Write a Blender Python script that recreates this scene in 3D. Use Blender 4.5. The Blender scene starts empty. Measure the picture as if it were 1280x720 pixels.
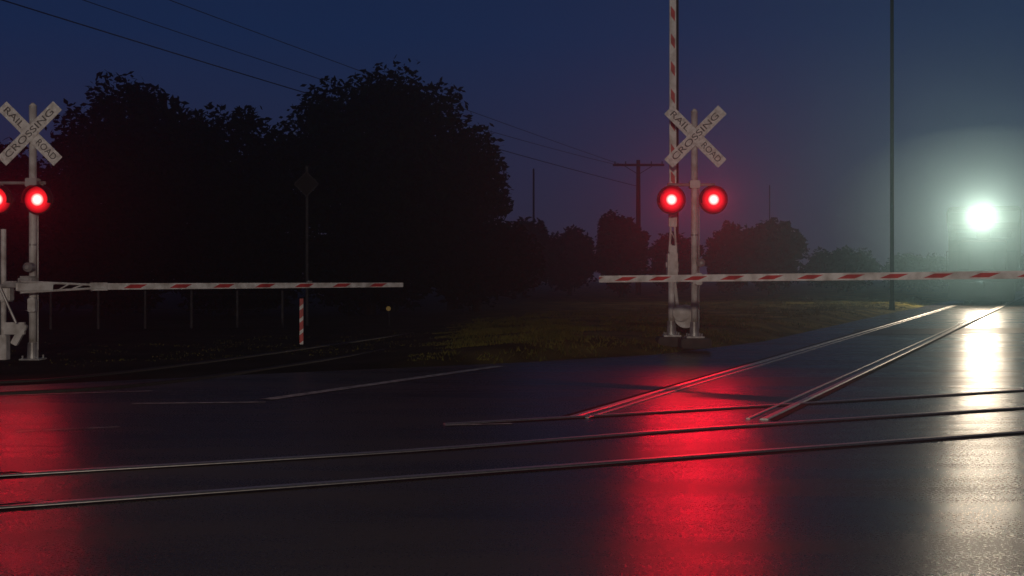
import bpy, bmesh, math, random
from mathutils import Vector, Matrix, noise
random.seed(7)
C = bpy.context.scene.collection
F = 1493.0; HC = 1.25; HOR = 345.0
PI = math.pi

# ------------------------------------------------------------------ helpers
def gp(px, py, z=0.0):
    Y = F*(HC-z)/(py-HOR); return ((px-640)/F*Y, Y)

def nodes(name):
    m = bpy.data.materials.new(name); m.use_nodes = True
    nt = m.node_tree; b = nt.nodes['Principled BSDF']; return m, nt, b

def mat(name, col, rough=0.6, metal=0.0, var=0.25, scale=8.0, dirt=None, bump=0.0, spec=0.5):
    m, nt, b = nodes(name)
    tc = nt.nodes.new('ShaderNodeTexCoord'); n = nt.nodes.new('ShaderNodeTexNoise')
    n.inputs['Scale'].default_value = scale; n.inputs['Detail'].default_value = 6
    nt.links.new(tc.outputs['Object'], n.inputs['Vector'])
    r = nt.nodes.new('ShaderNodeValToRGB')
    d = dirt or tuple(c*(1-var*1.6) for c in col)
    r.color_ramp.elements[0].position = 0.32; r.color_ramp.elements[0].color = (*d, 1)
    r.color_ramp.elements[1].position = 0.6; r.color_ramp.elements[1].color = (*col, 1)
    nt.links.new(n.outputs['Fac'], r.inputs['Fac']); nt.links.new(r.outputs['Color'], b.inputs['Base Color'])
    b.inputs['Roughness'].default_value = rough; b.inputs['Metallic'].default_value = metal
    b.inputs['Specular IOR Level'].default_value = spec
    if bump:
        bp = nt.nodes.new('ShaderNodeBump'); bp.inputs['Strength'].default_value = bump; bp.inputs['Distance'].default_value = 0.01
        nt.links.new(n.outputs['Fac'], bp.inputs['Height']); nt.links.new(bp.outputs['Normal'], b.inputs['Normal'])
    return m

def stripe_mat(name, period, frac, slope, off=0.0, zlim=9.0):
    m, nt, b = nodes(name)
    tc = nt.nodes.new('ShaderNodeTexCoord'); sp = nt.nodes.new('ShaderNodeSeparateXYZ')
    nt.links.new(tc.outputs['Object'], sp.inputs[0])
    def mth(op, a, bb=None):
        k = nt.nodes.new('ShaderNodeMath'); k.operation = op
        for i, v in enumerate((a, bb)):
            if v is None: continue
            if isinstance(v, (int, float)): k.inputs[i].default_value = v
            else: nt.links.new(v, k.inputs[i])
        return k.outputs[0]
    s = mth('ADD', sp.outputs['X'], mth('MULTIPLY', sp.outputs['Z'], slope))
    fr = mth('FRACT', mth('ADD', mth('DIVIDE', s, period), 20.0+off))
    lt = mth('MULTIPLY', mth('LESS_THAN', fr, frac), mth('LESS_THAN', mth('ABSOLUTE', sp.outputs['Z']), zlim))
    n = nt.nodes.new('ShaderNodeTexNoise'); n.inputs['Scale'].default_value = 5; n.inputs['Detail'].default_value = 8
    nt.links.new(tc.outputs['Object'], n.inputs['Vector'])
    mx = nt.nodes.new('ShaderNodeMix'); mx.data_type = 'RGBA'
    mx.inputs['A'].default_value = (0.82, 0.80, 0.77, 1); mx.inputs['B'].default_value = (0.62, 0.06, 0.055, 1)
    nt.links.new(lt, mx.inputs['Factor'])
    r = nt.nodes.new('ShaderNodeValToRGB')
    r.color_ramp.elements[0].position = .3; r.color_ramp.elements[0].color = (.5, .47, .43, 1)
    r.color_ramp.elements[1].position = .58; r.color_ramp.elements[1].color = (1, 1, 1, 1)
    nt.links.new(n.outputs['Fac'], r.inputs['Fac'])
    ml = nt.nodes.new('ShaderNodeMix'); ml.data_type = 'RGBA'; ml.blend_type = 'MULTIPLY'; ml.inputs['Factor'].default_value = 1
    nt.links.new(mx.outputs['Result'], ml.inputs['A']); nt.links.new(r.outputs['Color'], ml.inputs['B'])
    nt.links.new(ml.outputs['Result'], b.inputs['Base Color']); b.inputs['Roughness'].default_value = .45
    return m

def lens_mat(name, r, strength, hot, mid, edge, p0=.26, p1=.5):
    m = bpy.data.materials.new(name); m.use_nodes = True; nt = m.node_tree; nt.nodes.clear()
    out = nt.nodes.new('ShaderNodeOutputMaterial'); e = nt.nodes.new('ShaderNodeEmission')
    tc = nt.nodes.new('ShaderNodeTexCoord'); vl = nt.nodes.new('ShaderNodeVectorMath'); vl.operation = 'LENGTH'
    nt.links.new(tc.outputs['Object'], vl.inputs[0])
    dv = nt.nodes.new('ShaderNodeMath'); dv.operation = 'DIVIDE'; dv.inputs[1].default_value = r
    nt.links.new(vl.outputs['Value'], dv.inputs[0])
    cr = nt.nodes.new('ShaderNodeValToRGB'); cr.color_ramp.elements[0].position = p0; cr.color_ramp.elements[0].color = (*hot, 1)
    cr.color_ramp.elements[1].position = 1.0; cr.color_ramp.elements[1].color = (*edge, 1)
    k = cr.color_ramp.elements.new(p1); k.color = (*mid, 1)
    nt.links.new(dv.outputs[0], cr.inputs['Fac']); nt.links.new(cr.outputs['Color'], e.inputs['Color'])
    e.inputs['Strength'].default_value = strength; nt.links.new(e.outputs[0], out.inputs[0]); m.cycles.emission_sampling = 'NONE'; return m

class MB:
    def __init__(s): s.bm = bmesh.new()
    def box(s, c, d, rot=None, bev=0.0):
        t = bmesh.new(); bmesh.ops.create_cube(t, size=1)
        bmesh.ops.scale(t, vec=d, verts=t.verts)
        if bev: bmesh.ops.bevel(t, geom=t.edges[:], offset=bev, segments=2, affect='EDGES')
        M = Matrix.Translation(c) @ (rot.to_4x4() if rot else Matrix())
        t.transform(M); s._m(t); return s
    def tube(s, a, b, r0, r1=None, n=12, cap=True):
        a = Vector(a); b = Vector(b); r1 = r0 if r1 is None else r1; d = b-a
        t = bmesh.new(); bmesh.ops.create_cone(t, cap_ends=cap, segments=n, radius1=r0, radius2=r1, depth=d.length)
        q = Vector((0, 0, 1)).rotation_difference(d.normalized())
        t.transform(Matrix.Translation((a+b)/2) @ q.to_matrix().to_4x4()); s._m(t); return s
    def poly(s, pts):
        vs = [s.bm.verts.new(p) for p in pts]; s.bm.faces.new(vs); return s
    def prism(s, prof, x0, x1):
        a = [s.bm.verts.new((x0, y, z)) for y, z in prof]; b = [s.bm.verts.new((x1, y, z)) for y, z in prof]
        s.bm.faces.new(a); s.bm.faces.new(b[::-1]); n = len(prof)
        for i in range(n): s.bm.faces.new((a[i], b[i], b[(i+1) % n], a[(i+1) % n]))
        return s
    def _m(s, t):
        me = bpy.data.meshes.new('t'); t.to_mesh(me); t.free(); s.bm.from_mesh(me); bpy.data.meshes.remove(me)
    def out(s, name, m, parent=None, loc=(0, 0, 0), rot=(0, 0, 0), smooth=False):
        bmesh.ops.recalc_face_normals(s.bm, faces=s.bm.faces[:])
        me = bpy.data.meshes.new(name); s.bm.to_mesh(me); s.bm.free()
        if smooth:
            for p in me.polygons: p.use_smooth = len(p.vertices) < 8
        me.materials.append(m); o = bpy.data.objects.new(name, me); C.objects.link(o)
        o.parent = parent; o.location = loc; o.rotation_euler = rot; return o

def raw(name, vs, fs, m, parent=None):
    me = bpy.data.meshes.new(name); me.from_pydata(vs, [], fs); me.update(); me.materials.append(m)
    o = bpy.data.objects.new(name, me); C.objects.link(o); o.parent = parent; return o
def tag(o, label, cat, group=None):
    o['label'] = label; o['category'] = cat
    if group: o['group'] = group
    return o
def struct(o, label=None):
    o['kind'] = 'structure'
    if label: o['label'] = label
    return o
def thing(name, label, cat, loc, rz=0, group=None):
    o = bpy.data.objects.new(name, None); C.objects.link(o); o.location = loc; o.rotation_euler = (0, 0, rz)
    o.empty_display_size = .2
    return tag(o, label, cat, group)

# ------------------------------------------------------------------ materials
M_white = mat('weathered_white_paint', (.70, .69, .66), .5, 0, .3, 5, dirt=(.36, .34, .30))
M_sign = mat('sign_white', (.82, .81, .78), .45, 0, .2, 14, dirt=(.52, .50, .46))
M_black = mat('black_enamel', (.008, .008, .009), .5, 0, .3, spec=.2)
M_letter = mat('letter_black', (.12, .12, .115), .6, 0, .5, 25)
M_galv = mat('galvanised_steel', (.42, .42, .41), .45, .35, .3, 6, dirt=(.2, .195, .18))
M_conc = mat('concrete', (.06, .058, .048), .8, 0, .35, 4, bump=.4)
M_wood = mat('old_pole_wood', (.03, .022, .016), .85, 0, .3, 6, spec=.1)
M_dark = mat('dark_metal', (.014, .015, .017), .6, 0, .3, spec=.2)
M_fence = mat('dull_fence_post', (.03, .028, .022), .8, 0, .3, spec=.1)
M_signback = mat('dull_sign_back', (.07, .07, .07), .7, 0, .3, spec=.1)
M_rail = mat('polished_rail_steel', (.85, .80, .72), .42, 1.0, .12, 30)
M_railold = mat('dull_rail_steel', (.035, .030, .026), .5, 0, .3, 20, spec=.3)
M_rubber = mat('flangeway_rubber', (.006, .006, .006), .75, 0, .2, spec=.15)
M_paint = mat('worn_road_paint', (.62, .60, .57), .5, 0, .6, 9, dirt=(.12, .115, .11))
M_bark = mat('bark', (.02, .015, .01), .9, 0, .3, 6, bump=.5, spec=.1)
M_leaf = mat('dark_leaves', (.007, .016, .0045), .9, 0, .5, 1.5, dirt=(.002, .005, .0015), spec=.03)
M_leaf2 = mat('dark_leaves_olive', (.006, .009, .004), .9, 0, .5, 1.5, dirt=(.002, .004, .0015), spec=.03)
M_grass = mat('grass_blades', (.13, .12, .025), .85, 0, .5, 2, dirt=(.04, .045, .01), spec=.1)
M_loco = mat('locomotive_paint', (.02, .02, .022), .55, 0, .3, 2, spec=.3)
M_glass = mat('cab_glass', (.01, .012, .014), .2)
M_yellow = mat('yellow_reflector', (.7, .5, .03), .4)

def asphalt(name, base, lo, hi, sc=1.0):
    m, nt, b = nodes(name); L = nt.links
    tc = nt.nodes.new('ShaderNodeTexCoord')
    mp = nt.nodes.new('ShaderNodeMapping'); mp.inputs['Rotation'].default_value = (0, 0, math.radians(-25)); mp.inputs['Scale'].default_value = (.14*sc, .62*sc, 1)
    L.new(tc.outputs['Object'], mp.inputs['Vector'])
    n1 = nt.nodes.new('ShaderNodeTexNoise'); n1.inputs['Scale'].default_value = 1.6; n1.inputs['Detail'].default_value = 8; n1.inputs['Roughness'].default_value = .62
    L.new(mp.outputs[0], n1.inputs['Vector'])
    n2 = nt.nodes.new('ShaderNodeTexNoise'); n2.inputs['Scale'].default_value = 60; n2.inputs['Detail'].default_value = 4
    L.new(tc.outputs['Object'], n2.inputs['Vector'])
    v = nt.nodes.new('ShaderNodeTexVoronoi'); v.inputs['Scale'].default_value = 110
    L.new(tc.outputs['Object'], v.inputs['Vector'])
    r = nt.nodes.new('ShaderNodeValToRGB')
    r.color_ramp.elements[0].position = .36; r.color_ramp.elements[0].color = (lo, lo, lo, 1)
    r.color_ramp.elements[1].position = .64; r.color_ramp.elements[1].color = (hi, hi, hi, 1)
    L.new(n1.outputs['Fac'], r.inputs['Fac'])
    ad = nt.nodes.new('ShaderNodeMath'); ad.operation = 'MULTIPLY_ADD'; ad.inputs[1].default_value = .22
    L.new(n2.outputs['Fac'], ad.inputs[0]); L.new(r.outputs['Color'], ad.inputs[2])
    sb = nt.nodes.new('ShaderNodeMath'); sb.operation = 'SUBTRACT'; sb.inputs[1].default_value = .11
    L.new(ad.outputs[0], sb.inputs[0]); L.new(sb.outputs[0], b.inputs['Roughness'])
    c = nt.nodes.new('ShaderNodeValToRGB')
    c.color_ramp.elements[0].position = .36; c.color_ramp.elements[0].color = tuple(x*.45 for x in base)+(1,)
    c.color_ramp.elements[1].position = .64; c.color_ramp.elements[1].color = tuple(x*1.4 for x in base)+(1,)
    mx = nt.nodes.new('ShaderNodeMix'); mx.inputs['Factor'].default_value = .4
    L.new(n1.outputs['Fac'], mx.inputs['A']); L.new(n2.outputs['Fac'], mx.inputs['B']); L.new(mx.outputs['Result'], c.inputs['Fac'])
    L.new(c.outputs['Color'], b.inputs['Base Color'])
    sr = nt.nodes.new('ShaderNodeValToRGB')
    sr.color_ramp.elements[0].position = .36; sr.color_ramp.elements[0].color = (.30, .30, .30, 1)
    sr.color_ramp.elements[1].position = .66; sr.color_ramp.elements[1].color = (.14, .14, .14, 1)
    L.new(n1.outputs['Fac'], sr.inputs['Fac']); L.new(sr.outputs['Color'], b.inputs['Specular IOR Level'])
    bp = nt.nodes.new('ShaderNodeBump'); bp.inputs['Strength'].default_value = .35; bp.inputs['Distance'].default_value = .003
    L.new(v.outputs['Distance'], bp.inputs['Height'])
    L.new(bp.outputs['Normal'], b.inputs['Normal'])
    return m
M_asph = asphalt('wet_asphalt', (.078, .060, .049), .23, .32)
M_pan = asphalt('concrete_crossing_panel', (.13, .12, .10), .34, .46, 2)

M_soil, nt, b = nodes('verge_soil')
tc = nt.nodes.new('ShaderNodeTexCoord'); n = nt.nodes.new('ShaderNodeTexNoise'); n.inputs['Scale'].default_value = .9; n.inputs['Detail'].default_value = 10
nt.links.new(tc.outputs['Object'], n.inputs['Vector'])
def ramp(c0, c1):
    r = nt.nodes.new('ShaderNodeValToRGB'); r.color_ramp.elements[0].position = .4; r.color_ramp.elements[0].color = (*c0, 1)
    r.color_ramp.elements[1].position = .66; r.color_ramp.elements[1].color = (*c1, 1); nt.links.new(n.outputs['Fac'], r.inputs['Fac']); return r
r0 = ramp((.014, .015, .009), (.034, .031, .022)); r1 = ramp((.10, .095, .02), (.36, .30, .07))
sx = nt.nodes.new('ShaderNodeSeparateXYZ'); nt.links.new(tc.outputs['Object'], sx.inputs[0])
mr = nt.nodes.new('ShaderNodeMapRange'); mr.inputs['From Min'].default_value = -2; mr.inputs['From Max'].default_value = 6; nt.links.new(sx.outputs['X'], mr.inputs['Value'])  # to the right: lusher ground cover, plus headlight brightness put into the soil colour
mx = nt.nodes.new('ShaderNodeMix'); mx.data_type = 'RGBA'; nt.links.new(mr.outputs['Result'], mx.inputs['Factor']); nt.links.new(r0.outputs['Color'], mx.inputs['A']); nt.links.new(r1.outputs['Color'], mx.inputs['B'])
nt.links.new(mx.outputs['Result'], b.inputs['Base Color']); b.inputs['Roughness'].default_value = .95
b.inputs['Specular IOR Level'].default_value = .06
bp = nt.nodes.new('ShaderNodeBump'); bp.inputs['Distance'].default_value = .04; nt.links.new(n.outputs['Fac'], bp.inputs['Height']); nt.links.new(bp.outputs['Normal'], b.inputs['Normal'])

# ------------------------------------------------------------------ terrain
border = [(-60, 8.0), (-14, 11.4), (-8.5, 12.6), (-5.75, 13.6), (-3.4, 15.1), (0, 17.2), (2.3, 19.0), (4.8, 22.8), (12.0, 38.6), (20.2, 56.2), (40, 98), (70, 160)]
road_poly = border + [(150, 160), (150, -40), (-60, -40)]
def sdist(x, y):
    best = 1e9; side = 1
    for (ax, ay), (bx, by) in zip(border, border[1:]):
        dx, dy = bx-ax, by-ay; t = max(0, min(1, ((x-ax)*dx+(y-ay)*dy)/(dx*dx+dy*dy)))
        d = math.hypot(x-ax-t*dx, y-ay-t*dy)
        if d < best-1e-9: best = d; side = 1 if dx*(y-ay)-dy*(x-ax) > 0 else -1
    return best*side
def sm(t): t = max(0, min(1, t)); return t*t*(3-2*t)
def gz(x, y):
    d = sdist(x, y)
    if d < -.15: return -.03
    k = sm((x+3.0)/4.0)
    H = .003 + .217*k*(1-.35*sm((y-26)/20))
    n = (noise.noise(Vector((x*.6, y*.6, 0)))*.03 + noise.noise(Vector((x*2.3, y*2.3, 3)))*.012)*(.2+.8*k)
    return -.03 + (H+.03)*sm((d+.15)/(.4+.9*k)) + n*sm(d/.6)
def axis(a, b, lo, hi, f, g):
    v = []; x = lo
    while x < hi: v.append(x); x += f
    out = [hi]; s = f
    while out[-1] < b: s *= g; out.append(out[-1]+s)
    pre = [lo]; s = f
    while pre[-1] > a: s *= g; pre.append(pre[-1]-s)
    return pre[:0:-1]+v+out
xs = axis(-300, 300, -12, 26, .3, 1.35); ys = axis(-60, 400, 10, 60, .3, 1.35)
vs = [(x, y, gz(x, y)) for y in ys for x in xs]; W = len(xs)
fs = [(j*W+i, j*W+i+1, (j+1)*W+i+1, (j+1)*W+i) for j in range(len(ys)-1) for i in range(W-1)]
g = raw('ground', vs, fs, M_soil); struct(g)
for p in g.data.polygons: p.use_smooth = True
b_ = MB(); b_.poly([(x, y, 0) for x, y in road_poly]); rd = b_.out('road', M_asph); struct(rd)
if rd.data.polygons[0].normal.z < 0: rd.data.flip_normals()

def strip(pts, w, off=0):
    L_, R_ = [], []
    for i, p in enumerate(pts):
        a = Vector(pts[max(0, i-1)]); c = Vector(pts[min(len(pts)-1, i+1)]); d = (c-a).normalized(); nn = Vector((-d.y, d.x))
        q = Vector(p)+nn*off; L_.append(q+nn*w/2); R_.append(q-nn*w/2)
    return L_, R_
def ribbon(name, pts, w, z, m, parent=None, off=0):
    L_, R_ = strip(pts, w, off); n = len(pts)
    vs = [(p.x, p.y, z) for p in L_]+[(p.x, p.y, z) for p in R_]
    fs = [(n+i, n+i+1, i+1, i) for i in range(n-1)]
    return raw(name, vs, fs, m, parent)
def bar(name, pts, w, z0, z1, m, parent=None, off=0, ch=.012):
    L_, R_ = strip(pts, w, off); L2, R2 = strip(pts, w-2*ch, off); n = len(pts); vs = []; fs = []
    for i in range(n):
        vs += [(L_[i].x, L_[i].y, z0), (L_[i].x, L_[i].y, z1-ch*.6), (L2[i].x, L2[i].y, z1), (R2[i].x, R2[i].y, z1), (R_[i].x, R_[i].y, z1-ch*.6), (R_[i].x, R_[i].y, z0)]
    for i in range(n-1):
        for k in range(5): fs.append((i*6+k, i*6+k+1, (i+1)*6+k+1, (i+1)*6+k))
    fs += [(0, 1, 2, 3, 4, 5), tuple((n-1)*6+k for k in (5, 4, 3, 2, 1, 0))]
    o = raw(name, vs, fs, m, parent); bm = bmesh.new(); bm.from_mesh(o.data); bmesh.ops.recalc_face_normals(bm, faces=bm.faces[:]); bm.to_mesh(o.data); bm.free(); return o
def cr_(pts, k=8):
    out = []
    for i in range(len(pts)-1):
        p0, p1, p2, p3 = [Vector(pts[max(0, min(len(pts)-1, j))]) for j in (i-1, i, i+1, i+2)]
        for s in range(k):
            t = s/k; out.append(.5*((2*p1)+(-p0+p2)*t+(2*p0-5*p1+4*p2-p3)*t*t+(-p0+3*p1-3*p2+p3)*t**3))
    out.append(Vector(pts[-1])); return [tuple(o) for o in out]
def ext(a, b, t0, t1):
    a = Vector(a); b = Vector(b); return [tuple(a.lerp(b, t0+(t1-t0)*i/10)) for i in range(11)]

GT = 'railway tracks'
t = thing('railway_track', 'pair of polished rails set in the wet asphalt across the bottom of the picture', 'railway track', (0, 0, 0), 0, GT)
rA = cr_([(-14, 1.2), gp(-200, 648), gp(0, 635), gp(640, 588), gp(1280, 540), gp(1500, 524), (22, 17.8)])
rB = cr_([(-14, 2.3), gp(-200, 608), gp(0, 595), gp(500, 565), gp(870, 537), gp(1280, 510), gp(1500, 496), (22, 19.5)])
for rr in (rA, rB):
    bar('rail', rr, .075, -.02, .014, M_rail, t); ribbon('flangeway', rr, .07, .004, M_rubber, t, -.080)
    ribbon('flangeway', rr, .04, .004, M_rubber, t, .062)
t = thing('railway_track', 'single shiny rail in the asphalt just beyond the near pair of rails', 'railway track', (0, 0, 0), 0, GT)
rC = cr_([gp(556, 531), gp(800, 517), gp(1100, 499), gp(1280, 488), gp(1450, 478), (20, 19.6)])
bar('rail', rC, .07, -.02, .013, M_rail, t); ribbon('flangeway', rC, .08, .004, M_rubber, t, -.08)
t = thing('railway_track', 'pair of thin rails running away to the bright headlight at right', 'railway track', (0, 0, 0), 0, GT)
rD = ext(gp(715, 522), gp(1205, 378), 0, 3); rE = ext(gp(955, 525), gp(1275, 373), 0, 2.6)
for k, rr in enumerate((rD, rE)):
    bar('rail', rr, .075, -.02, .014, M_rail, t); ribbon('flangeway', rr, .07, .0045, M_rubber, t, -.08 if k else .08)
    bar('guard_rail', rr, .035, -.02, .012, M_rail, t, off=(-.14 if k == 0 else .14), ch=.006)
t = thing('railway_track', 'dim curved track running through the dark grass at left towards the trees', 'railway track', (0, 0, 0), 0, GT)
cl = cr_([(-13.5, 9.2), (-9, 10.9), (-5.33, 12.6), (-4.0, 14.0), (-2.75, 17.6), (-1.2, 23.6), (.9, 31.6), (4, 42), (8, 54)])
bar('rail', cl, .07, -.02, .032, M_railold, t); bar('rail', cl, .07, -.02, .032, M_railold, t, off=1.435)

def sheet(name, pxs, z, m):
    b = MB(); b.poly([(*gp(*p), z) for p in pxs]); o = b.out(name, m)
    if o.data.polygons[0].normal.z < 0: o.data.flip_normals()
    return struct(o)
sheet('concrete_apron', [(1062, 419), (1330, 416), (1330, 409), (1070, 411)], .003, M_pan)
def line(a, b, w, z=.005):
    return struct(ribbon('road_marking', ext(gp(*a), gp(*b), 0, 1), w, z, M_paint))
line((165, 505), (332, 503), .09)
line((332, 500), (625, 458), .16, .0065)
line((-40, 496), (190, 489), .05)
line((20, 540), (150, 534), .035)
line((556, 532), (640, 530), .06)

gv, gf = [], []
def blade(x, y, z, h):
    a = random.uniform(0, PI); w = random.uniform(.008, .016); lx, ly = random.gauss(0, h*.5), random.gauss(0, h*.5); k = len(gv)
    gv.extend([(x-math.cos(a)*w, y-math.sin(a)*w, z), (x+math.cos(a)*w, y+math.sin(a)*w, z), (x+lx, y+ly, z+h)]); gf.append((k, k+1, k+2))
cnt = 0
while cnt < 8000:
    k = random.randrange(4, 9); (ax, ay), (bx, by) = border[k], border[k+1]; s = random.random()
    x = ax+(bx-ax)*s+random.uniform(-7, 1); y = ay+(by-ay)*s+random.uniform(-.5, 7); d = sdist(x, y)
    if d < .05 + .25*random.random(): continue
    if x < -1.5 and (d < 2.5 or random.random() < .9): continue
    if noise.noise(Vector((x*.9, y*.9, 5))) < -.12: continue
    cnt += 1; z = gz(x, y)-.01; hs = .3 if x < -1 else .65
    for _ in range(5): blade(x+random.gauss(0, .06), y+random.gauss(0, .06), z, random.uniform(.04, .13)*hs)
g = raw('grass', gv, gf, M_grass); g['kind'] = 'stuff'; g['label'] = 'short rough grass on the verge beside the road'

# ------------------------------------------------------------------ crossing signals
M_lens = lens_mat('red_lamp_lens', .2, 3.0, (1.5, .62, .56), (.42, .006, .010), (.04, .0006, .001), .20, .50)
def text_mesh(s, size):
    cu = bpy.data.curves.new('t', 'FONT'); cu.body = s; cu.size = size; cu.align_x = 'CENTER'; cu.align_y = 'CENTER'; cu.extrude = .002
    o = bpy.data.objects.new('t', cu); C.objects.link(o); dg = bpy.context.evaluated_depsgraph_get()
    me = bpy.data.meshes.new_from_object(o.evaluated_get(dg)); bpy.data.objects.remove(o); return me
def crossbuck(parent, z, L, w, y):
    for k, ang in enumerate((45, -45)):
        b = MB(); b.box((0, 0, 0), (L, .012, w), bev=.004)
        yy = y-(.016 if k == 0 else 0)
        bl = b.out('crossbuck_blade', M_sign, parent, (0, yy, z), (0, -math.radians(ang), 0))
        words = [('CROSSING', 0)] if k == 0 else [('RAIL', -L*.29), ('ROAD', L*.29)]
        for s, dx in words:
            me = text_mesh(s, w*.74); me.transform(Matrix.Rotation(PI/2, 4, 'X')); me.materials.clear(); me.materials.append(M_letter)
            width = max(v.co.x for v in me.vertices)-min(v.co.x for v in me.vertices); tgt = L*.82 if k == 0 else L*.31
            me.transform(Matrix.Diagonal((tgt/width, 1, 1, 1)))
            o = bpy.data.objects.new('lettering', me); C.objects.link(o); o.parent = bl; o.location = (dx, -.0085, 0)
            o['label'] = 'black letters reading '+s
def lamp_unit(parent, x, y, z, r):
    b = MB(); b.tube((0, .03, 0), (0, .0, 0), r*1.12, n=40); b.tube((0, .16, 0), (0, .03, 0), r*.55, r*.8, n=24)
    bg = b.out('lamp_background', M_black, parent, (x, y, z))
    n = 20; vs = []; fs = []
    for i in range(n+1):
        a = math.radians(-15+210*i/n)
        for rr, yy in ((r*1.04, -.005), (r*1.0, -.24+.1*abs(math.cos(a))), (r*.97, -.24+.1*abs(math.cos(a))), (r*1.0, -.005)): vs.append((rr*math.cos(a), yy, rr*math.sin(a)))
    for i in range(n):
        for k in range(3): fs.append((i*4+k, i*4+k+1, i*4+k+5, i*4+k+4))
    raw('hood', vs, fs, M_black, bg)
    b = MB(); t_ = bmesh.new(); bmesh.ops.create_uvsphere(t_, u_segments=32, v_segments=12, radius=r)
    bmesh.ops.delete(t_, geom=[v for v in t_.verts if v.co.z < -1e-4], context='VERTS'); t_.transform(Matrix.Diagonal((1, 1, .16, 1))); t_.transform(Matrix.Rotation(PI/2, 4, 'X')); b._m(t_)
    b.out('lens', M_lens, bg, (0, -.002, 0), smooth=True)
    return bg
def base_block(parent):
    MB().box((0, 0, -.09), (.50, .50, .16), bev=.02).out('foundation', M_conc, parent)
    b = MB(); b.box((0, 0, .01), (.30, .30, .03), bev=.005)
    for sx in (-1, 1):
        for sy in (-1, 1): b.tube((sx*.11, sy*.11, .0), (sx*.11, sy*.11, .07), .014, n=6)
    b.tube((0, 0, .02), (0, 0, .26), .085, .07, n=16); b.out('base_plate', M_galv, parent)
def signal(label, loc, zt, zc, L, w, zl, xl, r):
    t = thing('crossing_signal', label, 'railroad crossing signal', loc, 0, 'railroad crossing signals')
    base_block(t)
    b = MB(); b.tube((0, 0, .02), (0, 0, zt), .055, n=20); b.tube((0, 0, zt), (0, 0, zt+.05), .06, .02, n=20); b.out('mast', M_white, t, smooth=True)
    b = MB(); b.box((0, -.075, zc), (.16, .03, .16)); b.tube((0, 0, zc-.05), (0, 0, zc+.05), .072, n=16); b.out('sign_bracket', M_galv, t)
    crossbuck(t, zc, L, w, -.105)
    b = MB(); b.tube((xl[0]-.05, .04, zl+.26), (xl[1]+.05, .04, zl+.26), .026, n=10); b.box((0, .0, zl+.26), (.17, .19, .13), bev=.01)
    for x in xl: b.tube((x, .04, zl+.26), (x, .09, zl+.05), .022, n=8)
    b.out('lamp_crossarm', M_galv, t)
    for x in xl: lamp_unit(t, x, -.11, zl, r)
    for zz in (.9, 1.7): MB().tube((0, 0, zz), (0, 0, zz+.03), .062, n=16).out('mast_band', M_galv, t)
    MB().tube((.075, 0, .15), (.075, 0, zl+.2), .011, n=8).out('conduit', M_galv, t)
    return t
def arm(parent, L, h0, h1, period, frac, slope, loc, rot, root=.9, lamps=(), off=0., zlim=9.):
    b = MB()
    vs = [(root, y, z) for y, z in ((-.02, -h0/2), (.02, -h0/2), (.02, h0/2), (-.02, h0/2))]+[(L, y, z) for y, z in ((-.014, -h1/2), (.014, -h1/2), (.014, h1/2), (-.014, h1/2))]
    vv = [b.bm.verts.new(v) for v in vs]
    for f in ((3, 2, 1, 0), (4, 5, 6, 7), (0, 1, 5, 4), (1, 2, 6, 5), (2, 3, 7, 6), (3, 0, 4, 7)): b.bm.faces.new([vv[i] for i in f])
    bmesh.ops.bevel(b.bm, geom=b.bm.edges[:], offset=.005, segments=2, affect='EDGES')
    a = b.out('gate_arm', stripe_mat('striped_arm', period, frac, slope, off, zlim), parent, loc, rot)
    b = MB()
    for s in (-1, 1):
        b.tube((-.1, 0, s*.08), (root+.15, s*.022, s*.02), .018, n=8)
        b.box((.1, s*.05, 0), (.5, .012, .11), bev=.004)
    for k in range(4): b.tube((.05+k*.2, 0, -.075+k*.016), (.2+k*.2, 0, .075-k*.018), .011, n=6)
    b.box((root+.1, 0, 0), (.26, .06, h0+.02), bev=.006)
    b.out('arm_bracket', M_white, a)
    for q in lamps:
        b = MB(); x = root+(L-root)*q; b.box((x, 0, h0*.5+.01), (.10, .05, .035), bev=.01); b.out('arm_lamp', M_galv, a)
    return a
def mechanism(parent, x, y, z, wx=.34, hz=.42, m=None):
    b = MB(); b.box((x, y, z), (wx, .3, hz), bev=.03); b.box((x, y-.155, z), (wx*.75, .02, hz*.75), bev=.006); b.tube((x-wx*.62, y, z), (x+wx*.62, y, z), .05, n=14)
    return b.out('gate_mechanism', m or M_galv, parent)
def weight(parent, x, y, z, r, th=.1):
    b = MB(); b.tube((x, y-th/2, z), (x, y+th/2, z), r, n=28); b.tube((x, y-th/2-.03, z), (x, y+th/2+.03, z), r*.25, n=10)
    return b.out('counterweight', M_white, parent)

# left signal (gate down)
XL, YL = -7.14, 17.8
t = signal('left crossing signal with white crossbuck, two lit red lamps and its own lowered gate arm', (XL, YL, 0), 3.78, 3.36, 1.17, .185, 2.38, (-.48, .12), .2)
mechanism(t, -.02, -.13, 1.12, .20, .26)
a_l = math.atan2(4.2, 5.15)
arm(t, 6.60, .10, .08, .74, .36, -1.9, (.05, -.32, 1.09), (0, 0, a_l), .95, (.66,), 0, .030)
b = MB(); b.tube((-.46, .05, .35), (-.46, .05, 1.95), .04, n=14); b.box((-.4, .02, 1.0), (.16, .2, .26), bev=.02); b.box((-.46, .05, .17), (.14, .16, .40), bev=.01); b.out('side_post', M_white, t)
b = MB(); b.tube((-.5, -.1, 1.1), (.0, -.1, 1.1), .03, n=10); b.box((-.28, -.1, 1.13), (.22, .1, .09), bev=.02); b.tube((-.45, -.12, 1.1), (-.2, -.12, .55), .02, n=8); b.out('counterweight_lever', M_galv, t)
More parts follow.
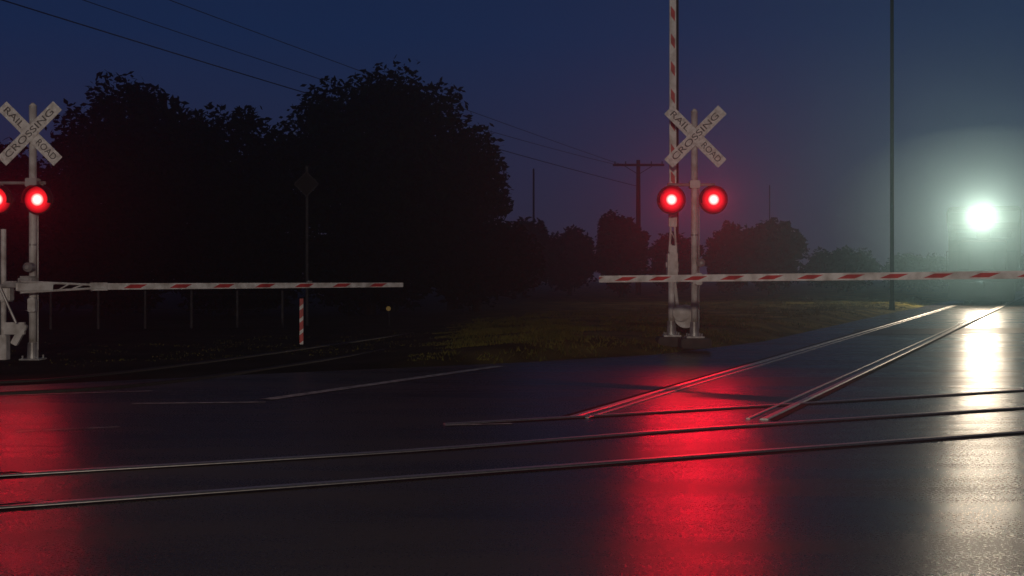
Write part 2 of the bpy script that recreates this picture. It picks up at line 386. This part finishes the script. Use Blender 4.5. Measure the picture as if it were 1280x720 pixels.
b = MB(); b.prism([(-.03, .38), (.03, .38), (.03, .56), (-.03, .56)], -.42, -.12); b.box((-.2, 0, .38), (.10, .09, .34), Matrix.Rotation(.5, 3, 'Y'), bev=.01); b.out('counterweight', M_white, t)
b = MB(); b.tube((.0, -.2, 1.38), (.0, -.06, 1.38), .07, .07, n=20); b.tube((.0, -.24, 1.38), (.0, -.2, 1.38), .03, .07, n=20); b.out('bell', M_galv, t)
MB().box((.03, -.1, .82), (.11, .1, .2), bev=.01).out('junction_box', M_white, t)

# right signal
XR, YR = 3.054, 20.0; ZR = .22
t = signal('right crossing signal with white crossbuck and two lit red lamps beside the raised gate', (XR, YR, ZR), 3.78, 3.35, 1.27, .20, 2.30, (-.40, .30), .215)
MB().box((.05, -.11, .98), (.12, .1, .2), bev=.015).out('junction_box', M_white, t)
b = MB(); b.tube((.09, -.14, 1.25), (.09, -.05, 1.25), .07, n=18); b.tube((.09, -.17, 1.25), (.09, -.14, 1.25), .02, .07, n=18); b.out('bell', M_galv, t)

t = thing('crossing_gate', 'upright red and white gate arm raised behind the right crossbuck', 'crossing gate', (2.73, 20.45, ZR), 0, 'railroad crossing gates')
base_block(t)
b = MB(); b.tube((0, 0, .02), (0, 0, 1.3), .055, n=18); b.out('mast', M_white, t, smooth=True)
mechanism(t, 0, -.05, 1.22, .17, .44, M_white)
arm(t, 8.2, .12, .105, .47, .36, -1.4, (0.02, -.02, 1.2), (0, -PI/2, 0), .7, (), 0, .034)
b = MB(); b.box((.095, .03, 4.9), (.06, .03, 6.6)); b.out('arm_stiffener', M_dark, t)
b = MB(); b.box((.07, 0, .78), (.05, .05, .95), Matrix.Rotation(-.12, 3, 'Y')); b.box((.18, 0, .42), (.3, .05, .06)); b.out('counterweight_lever', M_galv, t)
weight(t, .24, 0, .34, .2); weight(t, .14, -.14, .40, .14, .06)

P0 = Vector((7.9, 12.75, 1.29)); P1 = Vector((1.17, 17.0, 1.205)); D = P1-P0
t = thing('crossing_gate', 'long lowered red and white gate arm reaching in from the right edge', 'crossing gate', (P0.x, P0.y, 0), 0, 'railroad crossing gates')
base_block(t)
MB().tube((0, .2, .05), (0, .2, 3.6), .065, n=18).out('mast', M_white, t, smooth=True)
mechanism(t, 0, .1, 1.2)
weight(t, .45, .0, 1.1, .24)
arm(t, D.length, .092, .095, .53, .42, 2.6, (0, -.15, P0.z), (0, math.asin(-D.z/D.length), math.atan2(D.y+.15, D.x)), .9, (), 0, .026)

# ------------------------------------------------------------------ small things at left
t = thing('marker_post', 'short red and white striped marker post in the grass under the left gate arm', 'marker post', (-3.77, 21.4, gz(-3.77, 21.4)))
MB().box((0, 0, 0), (.82, .05, .065), bev=.006).out('post_blade', stripe_mat('marker_stripes', .22, .68, .8), t, (0, 0, .43), (0, PI/2, 0))
MB().tube((0, .05, -.1), (0, .05, .8), .02, n=8).out('stake', M_dark, t)
t = thing('road_sign', 'dark unlit diamond shaped sign on a thin pole in front of the trees', 'sign', (-5.15, 30, gz(-5.15, 30)))
MB().tube((0, 0, -.1), (0, 0, 4.0), .035, n=10).out('sign_pole', M_signback, t)
MB().box((0, 0, 0), (.44, .012, .44), bev=.004).out('sign_plate', M_fence, t, (0, -.06, 3.55), (0, PI/4, 0))
b = MB()
for k in range(4): b.box((math.cos(k*PI/2)*.215, 0, math.sin(k*PI/2)*.215), (.02, .008, .45), Matrix.Rotation(-k*PI/2, 3, 'Y'))
b.out('sign_border', M_signback, t, (0, -.075, 3.55), (0, PI/4, 0))
t = thing('marker_stake', 'small stake with a yellow reflector in the dark grass below the gate tip', 'stake', (-3.1, 30, gz(-3.1, 30)))
MB().tube((0, 0, -.05), (0, 0, .46), .018, n=8).out('stake', M_dark, t); MB().tube((0, -.035, .43), (0, -.02, .43), .06, n=16).out('reflector', M_yellow, t)
t = thing('fence', 'low wire fence with thin posts in the dark below the left trees', 'fence', (0, 0, 0))
fp = [(-12.9+1.05*i, 27.6+.18*i) for i in range(8)]
for x, y in fp: MB().tube((x, y, gz(x, y)-.1), (x, y, gz(x, y)+.9), .03, .026, n=8).out('fence_post', M_signback, t)
for zz in (.45, .8):
    b = MB()
    for (x, y), (u, v) in zip(fp, fp[1:]): b.tube((x, y-.03, gz(x, y)+zz), (u, v-.03, gz(u, v)+zz), .005, n=5)
    b.out('fence_wire', M_dark, t)

# ------------------------------------------------------------------ poles and wires
def upole(label, x, y, H, arms):
    t = thing('utility_pole', label, 'utility pole', (x, y, gz(x, y)), 0, 'utility poles')
    MB().tube((0, 0, -.2), (0, 0, H), .17, .11, n=12).out('pole', M_wood, t, smooth=True)
    for z, w in arms:
        b = MB(); b.box((0, -.14, z), (w, .1, .13))
        b.tube((-w*.3, -.12, z), (0, -.1, z-.55), .02, n=6); b.tube((w*.3, -.12, z), (0, -.1, z-.55), .02, n=6); ca = b.out('crossarm', M_wood, t)
        for s in (-.46, -.25, .25, .46): MB().tube((w*s, -.14, z+.06), (w*s, -.14, z+.22), .035, .025, n=8).out('insulator', M_dark, ca)
    return t
upole('dark wooden utility pole with wide crossarm above the distant trees, left of the raised gate', 7.4, 70, 7.9, [(7.6, 3.0)])
upole('wooden utility pole beyond the left edge carrying the overhead wires', -16.2, 20, 9.6, [(9.15, 2.4), (8.2, 1.6)])
def pole(label, px, Z, ytop, r, m, rt=None):
    x = (px-640)/F*Z; H = HC+(HOR-ytop)*Z/F; rt = rt or r*.7
    t = thing('thin_pole', label, 'pole', (x, Z, 0), 0)
    MB().tube((0, 0, -.2), (0, 0, H), r, rt, n=12).out('pole', m, t, smooth=True)
    MB().tube((0, 0, H-.02), (0, 0, H+r), rt*1.15, rt*.4, n=12).out('cap', m, t)
    MB().tube((0, 0, -.05), (0, 0, .35), r*1.6, r*1.2, n=12).out('collar', m, t)
pole('slender bare pole on the skyline right of the big tree', 667, 85, 212, .09, M_wood)
pole('very tall thin dark pole rising past the top edge, left of the headlight', 1115, 43, -60, .075, M_dark, .06)
pole('faint short pole in the haze between the right signal and the tall pole', 962, 90, 232, .05, M_wood)
def wire(label, a, b, sag, r=.012):
    a = Vector(a); b = Vector(b); m = MB(); pts = []
    for i in range(25):
        t = i/24; p = a.lerp(b, t); p.z -= sag*4*t*(1-t); pts.append(p)
    for p, q in zip(pts, pts[1:]): m.tube(p, q, r, n=5, cap=False)
    tag(m.out('power_line', M_signback, None), label, 'overhead wire', 'overhead wires')
wire('uppermost overhead wire crossing the sky at top left', (-15.1, 19.9, 9.4), (6.3, 69.9, 7.8), .12)
wire('middle overhead wire crossing the sky at top left', (-17.2, 19.9, 9.4), (5.95, 69.9, 7.8), .45)
wire('lowest overhead wire crossing the sky at top left', (-16.9, 19.9, 8.5), (7.3, 69.8, 6.5), .25, .016)

# ------------------------------------------------------------------ trees
def tree(name, label, cat, x, y, H, R, n, leaf=.2, crown0=.12, m=M_leaf, group='dark trees behind the crossing', rb=1.0, seed=1):
    rnd = random.Random(seed); z0 = gz(x, y); t = thing(name, label, cat, (x, y, z0), 0, group)
    b = MB(); b.tube((0, 0, -.2), (.1, 0, H*.4), .05*R+.06, .035*R+.03, n=10); b.tube((.1, 0, H*.4), (.0, .1, H*.8), .035*R+.03, .02, n=8)
    lobes = []
    zc = H*(1+crown0)/2; rz = H*(1-crown0)/2
    for i in range(56):
        while 1:
            u = Vector((rnd.uniform(-1, 1), rnd.uniform(-1, 1), rnd.uniform(-1, 1)))
            if u.length < 1: break
        u = u.normalized()*(u.length**.45)
        rr = rnd.uniform(.15, .32)*R
        lobes.append((Vector((u.x*(R-rr*.8), u.y*(R-rr*.8)*rb, zc+u.z*(rz-rr*.8))), rr))
    for c, rr in lobes[:9]: b.tube((.05, 0, H*rnd.uniform(.2, .45)), c, .02*R+.015, .012, n=6)
    b.out('trunk', M_bark, t)
    vs = []; fs = []
    for i in range(n):
        inner = rnd.random() < .22
        d = Vector((rnd.gauss(0, 1), rnd.gauss(0, 1), rnd.gauss(0, 1))).normalized()
        if inner: q = rnd.random()**.5*.80; p = Vector((d.x*R*q, d.y*R*rb*q, zc+d.z*rz*q))
        else:
            c, rr = lobes[rnd.randrange(len(lobes))]; p = c+d*rr*(rnd.random()**.4)*rnd.choice((1, 1, 1, 1.2))
        a = Vector((rnd.gauss(0, 1), rnd.gauss(0, 1), rnd.gauss(0, .6))).normalized(); bb = a.cross(Vector((rnd.gauss(0, 1), rnd.gauss(0, 1), rnd.gauss(0, 1)))).normalized()
        s = leaf*rnd.uniform(.45, 1.0)*(1.6 if inner else 1); k = len(vs)
        vs += [tuple(p-a*s), tuple(p+bb*s*.45), tuple(p+a*s), tuple(p-bb*s*.45)]; fs.append((k, k+1, k+2, k+3))
    raw('crown', vs, fs, m, t)
T = 'tree'
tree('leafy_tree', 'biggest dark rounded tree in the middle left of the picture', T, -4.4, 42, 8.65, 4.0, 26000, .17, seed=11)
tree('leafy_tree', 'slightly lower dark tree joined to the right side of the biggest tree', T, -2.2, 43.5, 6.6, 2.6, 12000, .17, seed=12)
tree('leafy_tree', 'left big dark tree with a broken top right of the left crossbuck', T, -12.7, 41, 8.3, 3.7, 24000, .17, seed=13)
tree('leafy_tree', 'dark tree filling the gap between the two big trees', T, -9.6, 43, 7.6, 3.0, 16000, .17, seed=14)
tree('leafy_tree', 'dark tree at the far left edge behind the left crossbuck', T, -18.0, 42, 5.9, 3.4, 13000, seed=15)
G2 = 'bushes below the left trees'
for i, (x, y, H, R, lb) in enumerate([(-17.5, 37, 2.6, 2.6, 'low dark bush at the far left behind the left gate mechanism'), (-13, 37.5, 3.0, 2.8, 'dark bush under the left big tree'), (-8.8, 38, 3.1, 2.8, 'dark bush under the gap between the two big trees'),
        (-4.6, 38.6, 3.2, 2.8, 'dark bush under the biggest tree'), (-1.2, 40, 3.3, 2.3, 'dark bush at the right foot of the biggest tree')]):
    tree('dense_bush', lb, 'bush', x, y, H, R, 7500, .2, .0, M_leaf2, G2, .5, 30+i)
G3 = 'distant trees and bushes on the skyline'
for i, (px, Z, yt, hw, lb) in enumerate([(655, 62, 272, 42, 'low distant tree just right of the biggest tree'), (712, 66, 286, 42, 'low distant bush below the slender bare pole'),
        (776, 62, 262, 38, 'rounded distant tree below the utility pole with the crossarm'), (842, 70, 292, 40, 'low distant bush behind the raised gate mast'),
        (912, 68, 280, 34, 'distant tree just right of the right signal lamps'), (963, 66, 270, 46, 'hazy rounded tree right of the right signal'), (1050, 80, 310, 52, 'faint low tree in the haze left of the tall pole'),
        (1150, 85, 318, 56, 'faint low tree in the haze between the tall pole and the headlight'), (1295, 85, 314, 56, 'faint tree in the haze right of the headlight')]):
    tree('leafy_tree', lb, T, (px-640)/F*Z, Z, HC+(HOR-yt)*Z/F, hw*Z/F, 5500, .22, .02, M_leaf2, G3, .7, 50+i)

# ------------------------------------------------------------------ locomotive
hd = Vector((.416, .909)).normalized(); LX, LY = 20.05, 51.0; rz = -math.atan2(hd.x, hd.y)
t = thing('locomotive', 'dark locomotive approaching in the haze with its bright headlight lit', 'locomotive', (LX, LY, 0), rz)
def beveled(b, bev=.05):
    bmesh.ops.bevel(b.bm, geom=b.bm.edges[:], offset=bev, segments=2, affect='EDGES'); return b
beveled(MB().prism([(.1, 1.2), (.0, 1.5), (.25, 2.7), (1.6, 2.85), (1.6, 1.2)], -.95, .95)).out('nose', M_loco, t)
beveled(MB().prism([(1.6, 1.2), (1.45, 2.9), (1.25, 3.3), (.55, 3.55), (.5, 4.05), (1.5, 4.3), (4.2, 4.3), (4.2, 1.2)], -1.45, 1.45)).out('cab', M_loco, t)
for s in (-1, 1): MB().box((s*.7, 1.36, 3.12), (.85, .05, .42), Matrix.Rotation(.35, 3, 'X')).out('windshield', M_glass, t)
MB().box((0, 9.5, 2.7), (1.9, 10.6, 2.6), bev=.12).out('long_hood', M_loco, t)
MB().box((0, 7.6, 1.1), (3.0, 15.0, .28), bev=.03).out('walkway', M_dark, t)
MB().prism([(-.15, .25), (-.45, .2), (-.1, 1.0), (.2, 1.0), (.2, .25)], -1.3, 1.3).out('pilot_plow', M_dark, t)
MB().box((0, -.5, .88), (.3, .7, .26), bev=.05).out('coupler', M_dark, t)
MB().box((0, 7.6, .75), (2.4, 4.2, .7), bev=.15).out('fuel_tank', M_dark, t)
for yc in (2.9, 12.2):
    tr = MB().box((0, yc, .62), (2.3, 3.6, .3), bev=.04).out('bogie', M_dark, t)
    for dy in (-1.2, 0, 1.2):
        b = MB()
        for s in (-1, 1): b.tube((s*.68, yc+dy, .52), (s*.82, yc+dy, .52), .5, n=24)
        b.tube((-.7, yc+dy, .52), (.7, yc+dy, .52), .08, n=8); b.out('wheelset', M_dark, tr)
for s in (-1, 1):
    b = MB(); b.tube((s*1.4, -.05, 1.25), (s*1.4, -.05, 2.3), .02, n=6); b.tube((s*1.4, -.05, 2.3), (s*.5, -.05, 2.3), .02, n=6); b.tube((s*.5, -.05, 2.3), (s*.5, -.05, 1.25), .02, n=6); b.out('handrail', M_dark, t)
MB().box((0, .52, 3.82), (.95, .22, .44), bev=.05).out('headlight_housing', M_dark, t)
M_head = lens_mat('headlight_lens', .17, 60, (1, .98, .86), (1, .98, .86), (.8, .9, .8))
for s in (-1, 1):
    MB().tube((0, .0, 0), (0, -.02, 0), .17, n=28).out('headlight', M_head, t, (s*.23, .40, 3.80))
bm = bmesh.new(); bmesh.ops.create_uvsphere(bm, u_segments=32, v_segments=20, radius=1)
bm.transform(Matrix.Diagonal((6.5, 6.5, 3.78, 1)))
me = bpy.data.meshes.new('headlight_glow_mist'); bm.to_mesh(me); bm.free()
ms = bpy.data.objects.new('headlight_glow_mist', me); C.objects.link(ms); ms.location = (LX-hd.x*.3, LY-hd.y*.3, 3.82); struct(ms)  # ball of denser haze added around the lamps to widen the headlight glow
m = bpy.data.materials.new('glow_mist_volume'); m.use_nodes = True; nt = m.node_tree; nt.nodes.clear()
out = nt.nodes.new('ShaderNodeOutputMaterial'); vv = nt.nodes.new('ShaderNodeVolumeScatter'); vv.inputs['Density'].default_value = .022; vv.inputs['Anisotropy'].default_value = .4
vv.inputs['Color'].default_value = (.60, .92, 1, 1); nt.links.new(vv.outputs[0], out.inputs['Volume']); me.materials.append(m)

# ------------------------------------------------------------------ sky dome
bm = bmesh.new(); bmesh.ops.create_uvsphere(bm, u_segments=64, v_segments=32, radius=280)
bmesh.ops.delete(bm, geom=[v for v in bm.verts if v.co.z < -25], context='VERTS')
me = bpy.data.meshes.new('sky'); bm.to_mesh(me); bm.free(); me.flip_normals()
sk = bpy.data.objects.new('sky', me); C.objects.link(sk); struct(sk)
for p in me.polygons: p.use_smooth = True
m = bpy.data.materials.new('dusk_sky'); m.use_nodes = True; nt = m.node_tree; nt.nodes.clear()
out = nt.nodes.new('ShaderNodeOutputMaterial'); e = nt.nodes.new('ShaderNodeEmission'); tc = nt.nodes.new('ShaderNodeTexCoord'); sp = nt.nodes.new('ShaderNodeSeparateXYZ')
nt.links.new(tc.outputs['Object'], sp.inputs[0]); dv = nt.nodes.new('ShaderNodeMath'); dv.operation = 'DIVIDE'; dv.inputs[1].default_value = 280
nt.links.new(sp.outputs['Z'], dv.inputs[0]); cr = nt.nodes.new('ShaderNodeValToRGB')
cr.color_ramp.elements[0].position = 0; cr.color_ramp.elements[0].color = (.020, .027, .060, 1)
cr.color_ramp.elements[1].position = .6; cr.color_ramp.elements[1].color = (.006, .008, .016, 1)
k = cr.color_ramp.elements.new(.2); k.color = (.005, .024, .105, 1)
nt.links.new(dv.outputs[0], cr.inputs['Fac']); nt.links.new(cr.outputs['Color'], e.inputs['Color']); e.inputs['Strength'].default_value = 1.6
nt.links.new(e.outputs[0], out.inputs[0]); m.cycles.emission_sampling = 'NONE'; me.materials.append(m)

# ------------------------------------------------------------------ lights
def spot(name, loc, tgt, power, col, size, blend, rad):
    l = bpy.data.lights.new(name, 'SPOT'); l.energy = power; l.color = col; l.spot_size = math.radians(size); l.spot_blend = blend; l.shadow_soft_size = rad
    o = bpy.data.objects.new(name, l); C.objects.link(o); o.location = loc
    o.rotation_euler = (Vector(tgt)-Vector(loc)).to_track_quat('-Z', 'Y').to_euler(); return o
hp = Vector((LX, LY, 3.8))+Vector((-hd.x, -hd.y, 0))*(-.15)
spot('headlight_beam', hp, (2, 5, 1.5), 1750, (1.0, .97, .76), 165, .6, .05)
for (lx, ly, lz) in ((XL-.48, YL-.36, 2.36), (XL+.12, YL-.36, 2.36), (XR-.40, YR-.36, ZR+2.28), (XR+.30, YR-.36, ZR+2.28)):
    spot('red_lamp_beam', (lx, ly, lz), (lx*.4, 6, .3), 125 if lx > 0 else 32, (1, .0, .018), 75, 1, .03)
spot('street_light_behind_camera', (-2, -12, 4.6), (-1, 20, 1.8), 6200, (1.0, .92, .80), 38, .35, .3)

# ------------------------------------------------------------------ world
w = bpy.data.worlds.new('World'); bpy.context.scene.world = w; w.use_nodes = True; nt = w.node_tree
nt.nodes['Background'].inputs['Color'].default_value = (.01, .015, .04, 1); nt.nodes['Background'].inputs['Strength'].default_value = 1
vs_ = nt.nodes.new('ShaderNodeVolumeScatter'); vs_.inputs['Density'].default_value = .0065; vs_.inputs['Anisotropy'].default_value = .78
vs_.inputs['Color'].default_value = (.44, .84, 1, 1)
nt.links.new(vs_.outputs[0], nt.nodes['World Output'].inputs['Volume'])

# ------------------------------------------------------------------ camera
cam = bpy.data.cameras.new('camera'); co = bpy.data.objects.new('camera', cam); C.objects.link(co)
co.location = (0, 0, HC); co.rotation_euler = (PI/2, 0, 0); cam.sensor_width = 36; cam.lens = F/1280*36; cam.shift_y = -15/1280; cam.clip_end = 2000
bpy.context.scene.camera = co
s = bpy.context.scene; s.view_settings.view_transform = 'Standard'; s.view_settings.look = 'None'; s.view_settings.exposure = 0
